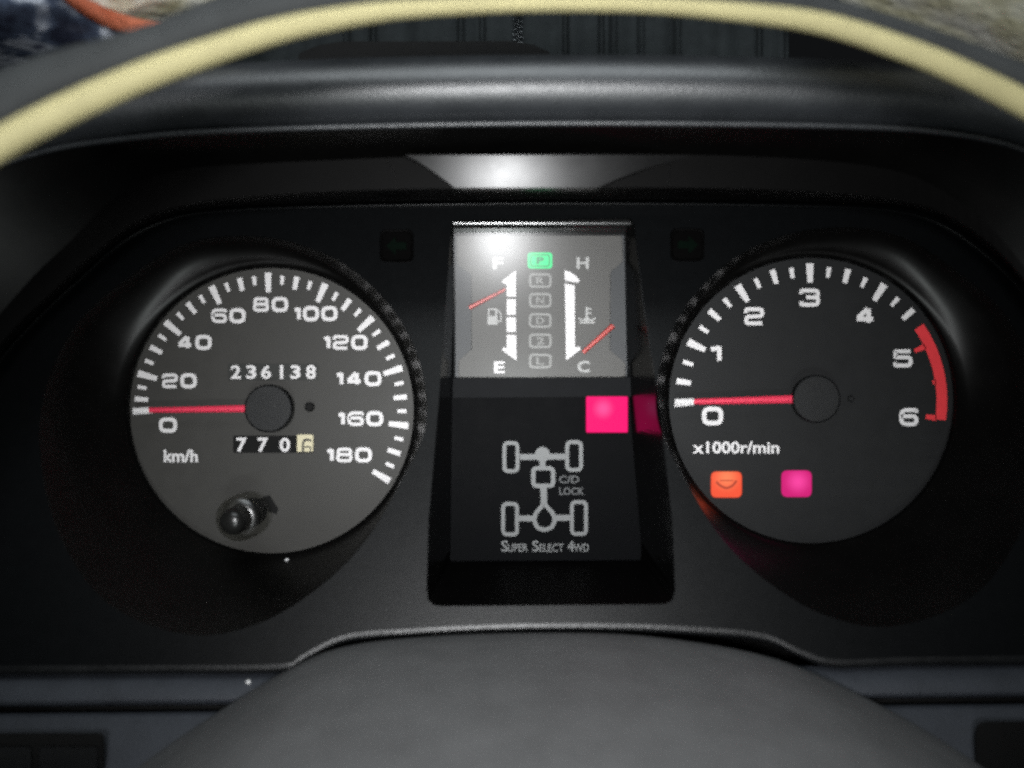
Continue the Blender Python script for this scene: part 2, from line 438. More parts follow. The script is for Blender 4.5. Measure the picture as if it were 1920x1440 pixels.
def bulb_spot(m, center, radius, hot):
    """the bulb behind a lit window shows as a paler spot"""
    nt = m.node_tree; b = nt.nodes['Principled BSDF']; cold = tuple(b.inputs['Emission Color'].default_value)
    tc = nt.nodes.new('ShaderNodeTexCoord'); d = nt.nodes.new('ShaderNodeVectorMath'); d.operation = 'DISTANCE'; d.inputs[1].default_value = center
    mr = nt.nodes.new('ShaderNodeMapRange'); mr.interpolation_type = 'SMOOTHSTEP'; mr.inputs[1].default_value = 0; mr.inputs[2].default_value = radius; mr.inputs[3].default_value = 1; mr.inputs[4].default_value = 0
    mx = nt.nodes.new('ShaderNodeMix'); mx.data_type = 'RGBA'; mx.inputs[6].default_value = cold; mx.inputs[7].default_value = (*hot, 1)
    nt.links.new(tc.outputs['Object'], d.inputs[0]); nt.links.new(d.outputs['Value'], mr.inputs[0]); nt.links.new(mr.outputs[0], mx.inputs[0]); nt.links.new(mx.outputs[2], b.inputs['Emission Color'])

# ------------------------------------------------------------------ speedometer
sp = thing('speedometer', 'round grey speedometer dial marked 0 to 180 km/h at left', 'speedometer', P(508, 1035, 0))
def dial(parent, C, r, m):
    loops = [[P(*p, 0.0) for p in circle(C, r * k)] for k in (1.03, 0.75, 0.5, 0.25)]
    loft('dial_face', loops, m, parent, cap=True, smooth=False)
dial(sp, CL, 273, M['dial'])
ZP = -0.0004
def tick(parent, C, ang, r1, r0, w1, w0, m, name='tick'):
    a = R(ang); d = Vector((math.cos(a), -math.sin(a))); n = Vector((-d.y, d.x)); c = Vector(C)
    return Print(ZP).poly([c + d * r1 + n * w1 / 2, c + d * r1 - n * w1 / 2, c + d * r0 - n * w0 / 2, c + d * r0 + n * w0 / 2]).build(name, m, parent)
def sp_ang(v):
    if v >= 20: return 164.3 - (v - 20) * 24.37 / 20
    return {0: 180.2, 10: 175.0, 15: 169.8}[v]
for v in [0, 10, 15] + list(range(20, 181, 5)):
    a = sp_ang(v)
    if v % 20 == 0: tick(sp, CL, a, 259, 222, 13, 9, M['white'])
    elif v % 10 == 0: tick(sp, CL, a, 256, 231, 10, 8.5, M['white'])
    else: tick(sp, CL, a, 254, 237, 7.5, 6.5, M['white'])
for s, cx, cy, wd in (('0', 315, 797, 34), ('20', 336, 714, 66), ('40', 364, 642, 66), ('60', 428, 592, 65), ('80', 507, 571, 67), ('100', 592, 588, 82), ('120', 648, 642, 83), ('140', 673, 710, 85), ('160', 676, 785, 85), ('180', 655, 853, 85)):
    digits('numeral', s, cx, cy, wd, 28.5, 7.2, ZP, M['white'], sp)
text('unit_text', 'km/h', 339, 855, 64, 24, ZP, M['white'], sp, 0.03)
# odometer drums
od = Print(ZP + 0.0001).poly(rrect(427, 682, 597, 713, 3)).build('odometer_window', M['odo'], sp)
for c, x in zip('236138', (442, 471, 499, 528, 554, 583)):
    text('odometer_digit', c, x, 697.5, 6 if c == '1' else 19, 26, ZP - 0.0002, M['white'], od, 0.03)
td = Print(ZP + 0.0001).poly(rrect(437, 817, 588, 849, 3)).build('trip_window', M['hole'], sp)
for c, x in zip('770', (453, 493, 534)):
    text('trip_digit', c, x, 834, 20, 27, ZP - 0.0002, M['white'], td, 0.03)
dr = Print(ZP - 0.0002).poly(rrect(557, 815, 587, 847, 2)).build('trip_tenths_drum', M['drum'], td)
dgt = Print(ZP - 0.0004)
dgt.stroke(fillet([(584, 826), (572, 824), (568, 830), (568, 848)], 3), 4).stroke(fillet([(571, 838), (582, 838), (582, 848)], 2), 2.5)
dgt.build('trip_digit', M['dial'], td)
# needle
bar3('needle', (470, 766), (279, 769), 13, 9.5, -0.0065, 0.0006, M['needle'], sp)
bar3('needle_tip', (279, 769), (249, 770), 11, 10, -0.0066, 0.0004, M['white'], sp)
solid_disc('needle_hub', (503, 766), 45, -0.001, -0.0085, M['black'], sp)
solid_disc('stop_pin', (580, 763), 9, -0.0002, -0.003, M['hole'], sp, 2, 20)
# trip reset knob: shaft from the dial out through a clear collar
kb = thing('trip_reset_knob', 'small dark round trip reset knob poking out below the speedometer numbers', 'knob', P(480, 962, 0))
def ring_at(c, r, Y, n=40): return [P(*p, Y) for p in circle(c, r, n)]
def kc(Y):                                    # knob axis runs straight along Y
    d = (Y - CY) / -CY
    return (960 + (477 - 960) / d, 720 + (958 - 720) / d)
def kl(seq): return [ring_at(kc(Y), r * (-CY) / (Y - CY), Y) for r, Y in seq]
loft('shaft', kl([(25, -0.0005), (25, -0.012), (20, -0.0125)]), M['black'], kb, cap=True)
loft('collar', kl([(40, -0.008), (41, -0.0085), (40, -0.0180), (37, -0.0190), (27, -0.0195)]), M['collar'], kb)
loft('cap', kl([(23, -0.012), (24, -0.022), (22, -0.0245), (17, -0.0258), (9, -0.0265)]), M['knob'], kb, cap=True)
Print(ZP).poly([(478, 938), (505, 928), (522, 955), (518, 964), (500, 958)]).build('knob_slot', M['hole'], sp)

# ------------------------------------------------------------------ tachometer
ta = thing('tachometer', 'round dark grey tachometer dial marked 0 to 6 with red line at right', 'tachometer', P(1522, 1016, 0))
dial(ta, CR, 273, M['dial_dark'])
TA = {0: 181, 1: 154.6, 2: 122.8, 3: 90.8, 4: 58.0, 5: 25.6, 6: -8.5}
def ta_ang(v):
    i = int(v); f = v - i
    if i == 0: return {0: 181, .5: 171.8, .75: 163.2}[f]
    return TA[i] + ((TA[i + 1] - TA[i]) * f if f else 0)
for q in [0, 2, 3] + list(range(4, 19)):
    v = q / 4; a = ta_ang(v)
    if q % 4 == 0: tick(ta, CR, a, 257, 221, 14.5, 9.5, M['white'])
    elif q % 2 == 0: tick(ta, CR, a, 256, 229, 11, 9, M['white'])
    else: tick(ta, CR, a, 252, 232, 8.5, 7, M['white'])
arc = [Vector((CR[0] + 244 * math.cos(R(a)), CR[1] - 244 * math.sin(R(a)))) for a in [34.5 - 43.0 * i / 24 for i in range(25)]]
Print(ZP).stroke(arc, 20).build('red_line_band', M['red'], ta)
tick(ta, CR, 25.6, 236, 214, 11, 7, M['red'], 'red_tick'); tick(ta, CR, -8.0, 236, 216, 11, 8, M['red'], 'red_tick'); tick(ta, CR, 8.5, 236, 229, 9, 7, M['red'], 'red_tick')
for s, cx, cy, wd in (('0', 1336, 780, 40), ('1', 1343, 663, 20), ('2', 1414, 593, 39), ('3', 1518, 558, 40), ('4', 1622, 592, 39), ('5', 1693, 672, 38), ('6', 1704, 782, 37)):
    digits('numeral', s, cx, cy, wd, 35, 8.6, ZP, M['white'], ta)
text('unit_text', 'x1000r/min', 1380, 839, 162, 23, ZP, M['white'], ta, 0.025)
bar3('needle', (1505, 748), (1301, 753), 15, 10, -0.0065, 0.0006, M['needle'], ta)
bar3('needle_tip', (1301, 753), (1267, 754), 12, 12, -0.0066, 0.0004, M['white'], ta)
solid_disc('needle_hub', (1531, 748), 45, -0.001, -0.0085, M['black'], ta)
solid_disc('stop_pin', (1596, 748), 6, -0.0002, -0.002, M['black'], ta, 2, 20)
def lampbox(name, x0, y0, x1, y1, r, Y, m, parent, lab=None):
    o = loft(name, [[P(p.x, p.y, Y + 0.0005) for p in rrect(x0, y0, x1, y1, r)], [P(p.x, p.y, Y) for p in rrect(x0 + 1.5, y0 + 1.5, x1 - 1.5, y1 - 1.5, r - 1)]], m, parent, cap=True, smooth=False)
    if lab: o['label'] = lab
    return o
ol = lampbox('warning_lamp', 1333, 884, 1391, 933, 11, -0.0006, M['glow_orange'], ta, 'lit orange warning lamp with a bowl shaped symbol')
Print(-0.0008).stroke(catmull([(1343, 903), (1350, 910), (1362, 915), (1374, 910), (1381, 901)], 5), 4.5).stroke([(1350, 901), (1375, 901)], 2).build('symbol', M['icon_dark'], ol)
lampbox('warning_lamp', 1465, 882, 1522, 932, 12, -0.0006, M['glow_pink2'], ta, 'lit magenta warning lamp')
bulb_spot(M['glow_pink2'], P(1496, 903, -0.0006) - ta.location, 0.0055, (0.95, 0.06, 0.36))
bulb_spot(M['glow_orange'], P(1362, 896, -0.0006) - ta.location, 0.0060, (1.0, 0.24, 0.10))

# ------------------------------------------------------------------ fuel and temperature gauge
GY = -0.0075
def g(x, y): return Vector((800 + x / 4, 390 + y / 4))
ga = thing('fuel_and_temperature_gauge', 'pale grey fuel and coolant gauge with green lit gear letter above central panel', 'gauge', P(1012, 707, GY))
def slab(name, pts, Y, depth, m, parent, bev=1.2):
    c = sum((Vector(p) for p in pts), Vector((0, 0))) / len(pts)
    L = [[P(p[0], p[1], Y + depth) for p in pts], [P(p[0], p[1], Y + 0.0002) for p in pts], [P(c.x + (p[0] - c.x) * (1 - bev / 150), c.y + (p[1] - c.y) * (1 - bev / 150), Y) for p in pts]]
    n = len(pts); V = sum(L, []); Fc = []
    for a in range(2):
        for i in range(n):
            j = (i + 1) % n; Fc.append((a * n + i, a * n + j, (a + 1) * n + j, (a + 1) * n + i))
    Fc.append(tuple(2 * n + i for i in range(n)))
    return mk(name, V, Fc, m, parent)
slab('side_strip', [(853, 442), (1171, 440), (1177, 706), (853, 708)], GY + 0.0012, 0.003, M['gstrip'], ga)
face = [g(222, 205), g(1468, 205), g(1474, 400), g(1380, 480), g(1378, 1070), g(1490, 1160), g(1494, 1268), g(236, 1272), g(236, 1150), g(335, 1060), g(333, 500), g(226, 420)]
slab('gauge_face', fillet(face, 6, True, 3), GY, 0.0012, M['gauge'], ga)
GP = GY - 0.0003
def gp(name, pts, m, parent=ga): return Print(GP).poly([g(*p) for p in pts]).build(name, m, parent)
gp('fuel_scale_bar', [(668, 468), (668, 664), (600, 664), (600, 572), (566, 560), (570, 545)], M['white'])
gp('fuel_scale_bar', [(600, 684), (668, 684), (668, 800), (600, 800)], M['white'])
gp('fuel_scale_bar', [(600, 820), (669, 820), (669, 930), (600, 930)], M['white'])
gp('fuel_scale_bar', [(600, 952), (670, 952), (674, 1144), (566, 1066), (572, 1046), (602, 1050)], M['white'])
gp('temperature_scale_bar', [(1034, 466), (1090, 486), (1146, 536), (1142, 562), (1038, 545)], M['white'])
gp('temperature_scale_bar', [(1036, 566), (1110, 580), (1112, 1045), (1148, 1040), (1154, 1062), (1046, 1142)], M['white'])
for s, x, y in (('F', 535, 415), ('E', 545, 1195), ('H', 1170, 412), ('C', 1177, 1190)):
    q = g(x, y); text('letter', s, q.x, q.y, 20 if s in 'FE' else 23, 22, GP, M['dimwhite'] if s != 'E' else M['white'], ga, 0.03)
pump = Print(GP); c = g(505, 815)
pump.poly([(c.x - 12, c.y + 15), (c.x - 12, c.y - 1), (c.x + 6, c.y - 1), (c.x + 6, c.y + 15)]).stroke([(c.x - 10, c.y), (c.x - 10, c.y - 14), (c.x + 4, c.y - 14), (c.x + 4, c.y)], 3).stroke(fillet([(c.x + 6, c.y + 8), (c.x + 13, c.y + 10), (c.x + 13, c.y - 6), (c.x + 6, c.y - 13)], 4), 2.6)
pump.build('fuel_pump_symbol', M['dimwhite'], ga)
th = Print(GP); c = g(1200, 800)
th.stroke([(c.x, c.y - 15), (c.x, c.y + 8)], 4).stroke([(c.x, c.y - 12), (c.x + 9, c.y - 10)], 3).stroke([(c.x, c.y - 4), (c.x + 9, c.y - 2)], 3).disc((c.x, c.y + 9), 5).stroke(catmull([(c.x - 15, c.y + 6), (c.x - 9, c.y + 11), (c.x - 3, c.y + 8)], 4), 3).stroke(catmull([(c.x + 4, c.y + 8), (c.x + 10, c.y + 11), (c.x + 16, c.y + 6)], 4), 3).stroke([(c.x - 14, c.y + 15), (c.x + 15, c.y + 15)], 3)
th.build('coolant_symbol', M['dimwhite'], ga)
bar3('fuel_needle', (880, 577), (948, 542), 8.5, 6, GY - 0.0028, 0.0008, M['gneedle'], ga)
bar3('temperature_needle', (1150, 610), (1093, 661), 9, 7.5, GY - 0.0028, 0.0005, M['gneedle'], ga)
for i, (s, cy) in enumerate(zip('PRND2L', (488, 526, 563, 601, 639, 677))):
    if i == 0:
        o = lampbox('gear_lamp', 989, 473, 1036, 504, 7, GP, M['glow_green'], ga, 'lit green gear position lamp')
        pr = Print(GP - 0.0003); pr.stroke(rrect(995, 478, 1030, 499, 4), 2.6, True); pr.build('outline', M['icon_green'], o)
        text('letter', s, 1013, 488.5, 15, 14, GP - 0.0003, M['icon_green'], o, 0.05)
    else:
        o = Print(GP).stroke(rrect(994, cy - 11.5, 1032, cy + 11.5, 6), 4.5, True).build('gear_box_outline', M['gbox'], ga)
        text('letter', s, 1013, cy, 15, 13, GP - 0.0001, M['gbox'], o, 0.02)
# clear lens in front of the gauge, bowed so that it catches the lamp near its top
rows = []
hp = P(938, 447, -0.0165)
nrm = ((cam.location - hp).normalized() + (LAMP - hp).normalized()).normalized()
for iy in range(15):
    row = []
    for ix in range(13):
        px = 851 + (1174 - 851) * ix / 12; py = 428 + (708 - 428) * iy / 14
        Y = -0.0165
        for _ in range(3):
            q = P(px, py, Y); dx, dz = q.x - hp.x, q.z - hp.z
            Y = hp.y - (nrm.x * dx + nrm.z * dz) / nrm.y + 0.5 * dx * dx + 0.35 * dz * dz
        row.append(P(px, py, Y))
    rows.append(row)
loft('clear_lens', rows, M['clear'], ga, closed=False)
lt = [[P(850 + (1183 - 850) * i / 20, y, Y) for i in range(21)] for y, Y in ((415, -0.0205), (417, -0.0213), (424, -0.0200), (429, -0.0192), (431, -0.0178), (436, -0.0172))]
loft('lens_top_edge', lt, M['edge'], ga, closed=False)

# ------------------------------------------------------------------ drive-train display
DY = -0.0065
dd = thing('drivetrain_display', 'dark smoked panel with grey four wheel drive diagram below the gauge', 'display panel', P(1022, 1052, DY))
slab('panel', [(847, 708), (1186, 706), (1205, 1051), (843, 1053)], DY, 0.004, M['panel'], dd)
slab('upper_band', [(848, 709), (1186, 707), (1188, 744), (848, 746)], DY - 0.0011, 0.001, M['panel2'], dd)
DP = DY - 0.0003
def dg_(x, y): return (780 + x / 3, 700 + y / 3)
lampbox('warning_lamp', 1099, 743, 1177, 811, 3, DY - 0.0015, M['glow_pink'], dd, 'bright pink red square warning lamp')
bulb_spot(M['glow_pink'], P(1131, 766, DY - 0.0015) - dd.location, 0.0045, (1.0, 0.09, 0.34))
for x0, y0, x1, y1 in ((485, 380, 583, 562), (838, 375, 940, 555), (478, 722, 580, 918), (865, 712, 968, 915)):
    a, b = dg_(x0, y0), dg_(x1, y1)
    Print(DP).stroke(rrect(a[0] + 4, a[1] + 4, b[0] - 4, b[1] - 4, 8), 7.2, True).build('wheel_symbol', M['diagram'], dd)
Print(DP).stroke([(975, 857), (1060, 856)], 11).build('axle_symbol', M['diagram'], dd)
pr = Print(DP - 0.0001); pr.disc((1017, 852), 14); pr.poly([(1011, 856), (1024, 856), (1022, 875), (1012, 875)]); pr.build('differential_symbol', M['diagram'], dd)
Print(DP - 0.0001).stroke(rrect(1000, 878, 1037, 911, 7), 8, True).build('transfer_case_symbol', M['diagram'], dd)
Print(DP).stroke([(1019, 914), (1020, 946)], 12).build('shaft_symbol', M['diagram'], dd)
tear = fillet([(1020, 944), (1036, 962), (1041, 974), (1035, 989), (1021, 994), (1007, 989), (1001, 974), (1005, 962)], [3, 10, 12, 12, 12, 12, 12, 10], True, 4)
Print(DP - 0.0001).stroke(tear, 8, True).build('differential_symbol', M['diagram'], dd)
Print(DP).stroke([(973, 972), (999, 972)], 11).build('axle_symbol', M['diagram'], dd)
Print(DP).stroke([(1043, 971), (1069, 971)], 11).build('axle_symbol', M['diagram'], dd)
text('caption', 'C/D', 1067, 899, 38, 14, DP, M['dimgrey'], dd, 0.02)
text('caption', 'LOCK', 1072, 921, 47, 14, DP, M['dimgrey'], dd, 0.02)
for s, cx, cy, wd, h in (('S', 946, 1024, 12, 21), ('UPER', 971, 1027, 37, 15), ('S', 1004, 1024, 12, 21), ('ELECT', 1034, 1027, 45, 15), ('4', 1070, 1024, 12, 21), ('WD', 1090, 1027, 28, 15)):
    text('caption', s, cx, cy, wd, h, DP, M['diagram'], dd, 0.01)

# ------------------------------------------------------------------ dashboard hood
hood = thing('dashboard_hood', 'grained dark vinyl dashboard hood roll above the instrument cluster', 'dashboard', P(960, 240, -0.07))
NX = 130
def line(pts, n=NX): return resample(catmull(pts, 6), n, False)
lip = [(-260, 1300), (-240, 900), (-190, 560), (-80, 370), (60, 296), (250, 264), (480, 249), (960, 238), (1450, 240), (1750, 252), (1930, 290), (2060, 370), (2160, 560), (2200, 900), (2220, 1300)]
crease = [(-150, 1300), (-135, 900), (-80, 700), (42, 540), (128, 456), (215, 372), (330, 320), (560, 303), (960, 290), (1400, 293), (1660, 316), (1780, 366), (1880, 450), (1990, 600), (2080, 760), (2110, 1000), (2130, 1300)]
ledge = [(-120, 1300), (-118, 900), (-90, 790), (5, 640), (100, 545), (170, 480), (300, 395), (560, 362), (960, 352), (1400, 354), (1660, 372), (1790, 410), (1900, 500), (1990, 640), (2030, 800), (2050, 1000), (2060, 1300)]
inner = [(-97, 1300), (-98, 1000), (-86, 830), (-44, 735), (16, 652), (86, 578), (154, 516), (234, 446), (314, 408), (400, 392), (600, 383), (960, 377), (1300, 378), (1560, 383), (1690, 391), (1765, 414), (1836, 460), (1906, 526), (1972, 618), (2010, 760), (2018, 1000), (2030, 1300)]
def pl(pts, Y): return [P(p.x, p.y, Y) for p in line(pts)]
# roll, drawn as a section swept along the lip
sec = [(0.000, 0.0, -0.0005), (-0.0006, -0.0025, 0.0006), (0.0, -0.004, 0.0025)]
ll = line(lip)
loft('hood_lip', [[P(p.x, p.y, -0.071) for p in ll], [P(p.x, p.y - 1, -0.0735) for p in ll], [P(p.x, p.y - 6, -0.0745) for p in ll], [P(p.x, p.y - 11, -0.074) for p in ll], [P(p.x, p.y - 13, -0.0715) for p in ll]], M['vinyl'], hood, closed=False)
rl = [Vector((p.x, p.y)) for p in ll]
# roll section in metres above the lip: (dy, dz)
top0 = [P(p.x, p.y - 11, -0.0715) for p in rl]
secs = [(0.0, 0.0), (-0.003, 0.0007), (-0.0056, 0.0024), (-0.0072, 0.0050), (-0.0080, 0.0080), (-0.0074, 0.0108), (-0.0058, 0.0135), (-0.0030, 0.0160), (0.001, 0.0180), (0.005, 0.0192), (0.010, 0.0200), (0.03, 0.0205), (0.10, 0.019), (0.20, 0.016)]
def fan(p, dz):            # the section stands up over the middle and leans outward at the ends
    a = max(-1, min(1, p.x / 0.155)); return Vector((dz * a ** 3, 0, dz * (1 - 0.25 * abs(a) ** 3)))
loft('hood_roll', [[v + fan(v, dz) + Vector((0, dy, 0)) for v in top0] for dy, dz in secs], M['vinyl'], hood, closed=False)
loft('hood_underside', [pl(lip, -0.071), pl(crease, -0.0555)], M['well'], hood, closed=False)
loft('hood_fascia', [pl(crease, -0.0555), pl(ledge, -0.0548), [P(p.x, p.y, Yb(p.x, p.y) + 0.003) for p in line(inner)]], M['fascia'], hood, closed=False, smooth=False)
# glossy bowed trapezoid added under the hood and aimed to show a lamp highlight
vis = []
vp = P(945, 335, -0.0592)
vn = ((cam.location - vp).normalized() + (LAMP - vp).normalized()).normalized()
for iy in range(9):
    row = []; t = iy / 8
    x0 = 758 + (852 - 758) * t ** 0.8; x1 = 1342 + (1120 - 1342) * t ** 0.6
    for ix in range(33):
        px = x0 + (x1 - x0) * ix / 32; py = 291 + (352 - 291) * t
        Y = -0.0592
        for _ in range(3):
            q = P(px, py, Y); dx, dz = q.x - vp.x, q.z - vp.z
            Y = vp.y - (vn.x * dx + vn.z * dz) / vn.y + 1.9 * dx * dx + 3 * dz * dz
        row.append(P(px, py, Y))
    vis.append(row)
loft('highlight_facet', vis, M['highlight_facet'], hood, closed=False)
def edge_loop(rows): return rows[0] + [r[-1] for r in rows[1:]] + rows[-1][::-1][1:] + [r[0] for r in rows[::-1][1:-1]]
el = edge_loop(vis)
loft('highlight_facet_edge', [el, [Vector((v.x, v.y + 0.004, v.z)) for v in el]], M['well'], hood)

# ------------------------------------------------------------------ lower dash panels
low = thing('lower_dashboard', 'dark grey lower dashboard panel with long groove beneath the cluster', 'dashboard panel', P(1000, 1440, -0.05))
def strip(name, rows, m):
    """rows: (left y, right y, Y) across the whole width in photo px"""
    L = []
    for yl, yr, Y in rows: L.append([P(-200 + 2320 * i / 60, yl + (yr - yl) * i / 60, Y - 0.011) for i in range(61)])
    return loft(name, L, m, low, closed=False)
strip('upper_strip', [(1258, 1238, -0.020), (1261, 1241, -0.030), (1262, 1243, -0.037), (1264, 1245, -0.039), (1290, 1272, -0.0425), (1312, 1292, -0.0450), (1320, 1300, -0.0452), (1326, 1304, -0.0440), (1328, 1306, -0.037)], M['lower'])
strip('shadow_backing', [(1100, 1080, 0.006), (1330, 1310, 0.006)], M['hole'])  # dark sheet added so the gap under the bezel reads as shadow
strip('groove', [(1324, 1302, -0.0385), (1342, 1322, -0.0385)], M['hole'])
strip('lower_strip', [(1338, 1316, -0.037), (1340, 1318, -0.0445), (1343, 1321, -0.0465), (1349, 1327, -0.0475), (1400, 1380, -0.052), (1520, 1500, -0.060), (1700, 1680, -0.07)], M['lower'])
def sw(x0, y0, x1, y1, r, Y, lab):
    fr = rrect(x0, y0, x1, y1, r); c = Vector(((x0 + x1) / 2, (y0 + y1) / 2))
    o = loft('switch_panel', [[P(p.x, p.y, Y + 0.012) for p in fr], [P(p.x, p.y, Y) for p in fr], [P(c.x + (p.x - c.x) * .97, c.y + (p.y - c.y) * .96, Y - 0.0006) for p in fr]], M['hole'], low, cap=True, smooth=False)
    o['label'] = lab
    return o
s1 = sw(-120, 1374, 196, 1520, 10, -0.0680, 'black switch panel at lower left')
lampbox('switch_key', -90, 1400, 60, 1500, 8, -0.0698, M['black'], s1)
lampbox('switch_key', 72, 1400, 184, 1500, 8, -0.0698, M['black'], s1)
sw(1828, 1352, 2060, 1520, 22, -0.0670, 'black rounded switch panel at lower right')

# ------------------------------------------------------------------ steering column cover
co = thing('steering_column_cover', 'broad smooth grey plastic steering column cover at bottom centre', 'column cover', P(1050, 1440, -0.1))
arch = catmull([(120, 1640), (200, 1520), (262, 1440), (408, 1338), (535, 1260), (640, 1214), (800, 1194), (1000, 1187), (1200, 1192), (1400, 1222), (1530, 1266), (1700, 1352), (1845, 1445), (1960, 1540), (2060, 1640)], 6)
arch = resample(arch, 110, False)
A0 = [P(p.x, p.y, -0.060) for p in arch]
ctr = Vector((0.008, 0, -0.16))
rows = [[Vector((v.x + (ctr.x - v.x) * .05, v.y + .004, v.z + (ctr.z - v.z) * .05)) for v in A0],
        [Vector((v.x + (ctr.x - v.x) * .012, v.y + .0012, v.z + (ctr.z - v.z) * .012)) for v in A0], A0]
for dy, s, dz in ((0.003, 1.004, 0.0003), (0.012, 1.01, 0.0), (0.03, 1.02, -0.0015), (0.055, 1.03, -0.005), (0.085, 1.03, -0.012), (0.12, 1.02, -0.022), (0.16, 0.98, -0.035)):
    rows.append([Vector((ctr.x + (v.x - ctr.x) * s, v.y - dy, ctr.z + (v.z - ctr.z) * s + dz)) for v in A0])
loft('cover_shell', rows, M['shroud'], co, closed=False)

# ------------------------------------------------------------------ steering wheel
sw_ = thing('steering_wheel', 'grey steering wheel rim with cream piping arching across the top', 'steering wheel', P(1000, -40, -0.15))
pip = [(-900, 1250, -.175), (-600, 800, -.172), (-280, 455, -.168), (-120, 345, -.166), (0, 270, -.164), (100, 217, -.162), (200, 171, -.16), (300, 130, -.158), (400, 95, -.156), (500, 63, -.154), (600, 40, -.152), (750, 18, -.150), (960, 8, -.148), (1200, 9, -.146), (1400, 24, -.144), (1550, 46, -.142), (1700, 94, -.141), (1800, 135, -.140), (1920, 194, -.138), (2050, 270, -.137), (2300, 440, -.135), (2650, 780, -.132), (2900, 1250, -.130)]
pw = [72, 72, 70, 68, 66, 64, 62, 59, 55, 51, 46, 37, 31, 31, 38, 44, 48, 50, 53, 54, 55, 55, 55]
pp = catmull([Vector((a, b, c)) for a, b, c in pip], 6)
def interp(lst, n):
    out = []
    for i in range(n):
        t = i / (n - 1) * (len(lst) - 1); k = min(int(t), len(lst) - 2); out.append(lst[k] + (lst[k + 1] - lst[k]) * (t - k))
    return out
wv = interp(pw, len(pp))
path = [P(p.x, p.y, p.z) for p in pp]
sweep('piping', path, [0.45 * wv[i] * (pp[i].z - CY) / F for i in range(len(pp))], M['piping'], sw_, 20)
rimp = [(-1050, 1250, -.166), (-720, 740, -.163), (-380, 380, -.16), (-160, 262, -.157), (0, 196, -.155), (100, 151, -.153), (200, 116, -.152), (300, 80, -.151), (400, 42, -.149), (500, 15, -.147), (620, -12, -.145), (800, -40, -.142), (1000, -52, -.140), (1200, -44, -.138), (1400, -6, -.136), (1560, 30, -.134), (1700, 74, -.132), (1820, 118, -.131), (1920, 160, -.130), (2060, 232, -.128), (2350, 410, -.126), (2700, 740, -.124), (3000, 1250, -.122)]
rw = [80, 78, 72, 64, 57, 51, 43, 38, 41, 46, 50, 56, 58, 52, 38, 32, 33, 35, 38, 42, 45, 48, 50]
rp = catmull([Vector(p) for p in rimp], 6); wv2 = interp(rw, len(rp))
sweep('rim', [P(p.x, p.y, p.z) for p in rp], [wv2[i] * (rp[i].z - CY) / F for i in range(len(rp))], M['rim'], sw_, 28, 0.75)

# ------------------------------------------------------------------ things lying on the dashboard behind the wheel
def color_ramp_mat(name, scale, stops, rough=0.9, bump=0.8, bscale=300, detail=4):
    m = bpy.data.materials.new(name); m.use_nodes = True; nt = m.node_tree; b = nt.nodes['Principled BSDF']
    b.inputs['Roughness'].default_value = rough; b.inputs['Specular IOR Level'].default_value = 0.15
    tc = nt.nodes.new('ShaderNodeTexCoord'); n = nt.nodes.new('ShaderNodeTexNoise'); n.inputs['Scale'].default_value = scale; n.inputs['Detail'].default_value = detail
    cr = nt.nodes.new('ShaderNodeValToRGB'); e = cr.color_ramp.elements
    while len(e) < len(stops): e.new(0.5)
    for el, (p, c) in zip(e, stops): el.position = p; el.color = (*c, 1)
    nt.links.new(tc.outputs['Object'], n.inputs['Vector']); nt.links.new(n.outputs['Fac'], cr.inputs[0]); nt.links.new(cr.outputs[0], b.inputs['Base Color'])
    n2 = nt.nodes.new('ShaderNodeTexNoise'); n2.inputs['Scale'].default_value = bscale; bp = nt.nodes.new('ShaderNodeBump'); bp.inputs['Strength'].default_value = bump; bp.inputs['Distance'].default_value = 0.002
    nt.links.new(tc.outputs['Object'], n2.inputs['Vector']); nt.links.new(n2.outputs['Fac'], bp.inputs['Height']); nt.links.new(bp.outputs[0], b.inputs['Normal'])
    return m
fleece_m = color_ramp_mat('cream_fleece', 110, [(0.32, (0.66, 0.62, 0.40)), (0.5, (0.86, 0.83, 0.64)), (0.68, (0.9, 0.89, 0.78))], bump=0.5, detail=2)
navy_m = color_ramp_mat('navy_patterned_cloth', 70, [(0.34, (0.03, 0.035, 0.06)), (0.43, (0.10, 0.13, 0.20)), (0.50, (0.70, 0.75, 0.85)), (0.57, (0.08, 0.09, 0.15))], rough=0.6, bump=0.3)
orange_m = color_ramp_mat('orange_cloth', 60, [(0.35, (0.42, 0.09, 0.04)), (0.65, (0.75, 0.26, 0.15))])
pleat_m = mat('dark_striped_cloth', (0.020, 0.0245, 0.026), 0.85, 0.2, bump=0.6, bscale=1200, var=0.25, vscale=140)
def blanket(name, pts, rz, seed, m, parent=None):
    """a lumpy cushion: centre (world), half sizes; noise-displaced ellipsoid with flattened underside"""
    from mathutils import noise
    bm = bmesh.new(); bmesh.ops.create_icosphere(bm, subdivisions=5, radius=1)
    c, h = pts
    for v in bm.verts:
        d = v.co.copy()
        s = 1 + 0.16 * noise.noise(d * 2.1 + Vector((seed, 0, 0))) + 0.06 * noise.noise(d * 6 + Vector((0, seed, 0))) + 0.025 * noise.noise(d * 15)
        v.co = Vector((d.x * h[0], d.y * h[1], d.z * h[2])) * s
        if v.co.z < -h[2] * 0.6: v.co.z = -h[2] * 0.6
        v.co.rotate(Matrix.Rotation(rz, 3, 'Y')); v.co += c
    o0 = origin_of(parent)
    for v in bm.verts: v.co -= o0
    me = bpy.data.meshes.new(name); bm.to_mesh(me); bm.free()
    return finish(name, me, m, parent, True)
fl = P(1865, -14, -0.095)
fo = blanket('fleece_cloth', (Vector((0, 0, 0)), (0.052, 0.022, 0.0150)), R(23), 3.1, fleece_m); fo.location = fl
tag(fo, 'cream fluffy fleece behind the wheel rim at upper right', 'fleece')
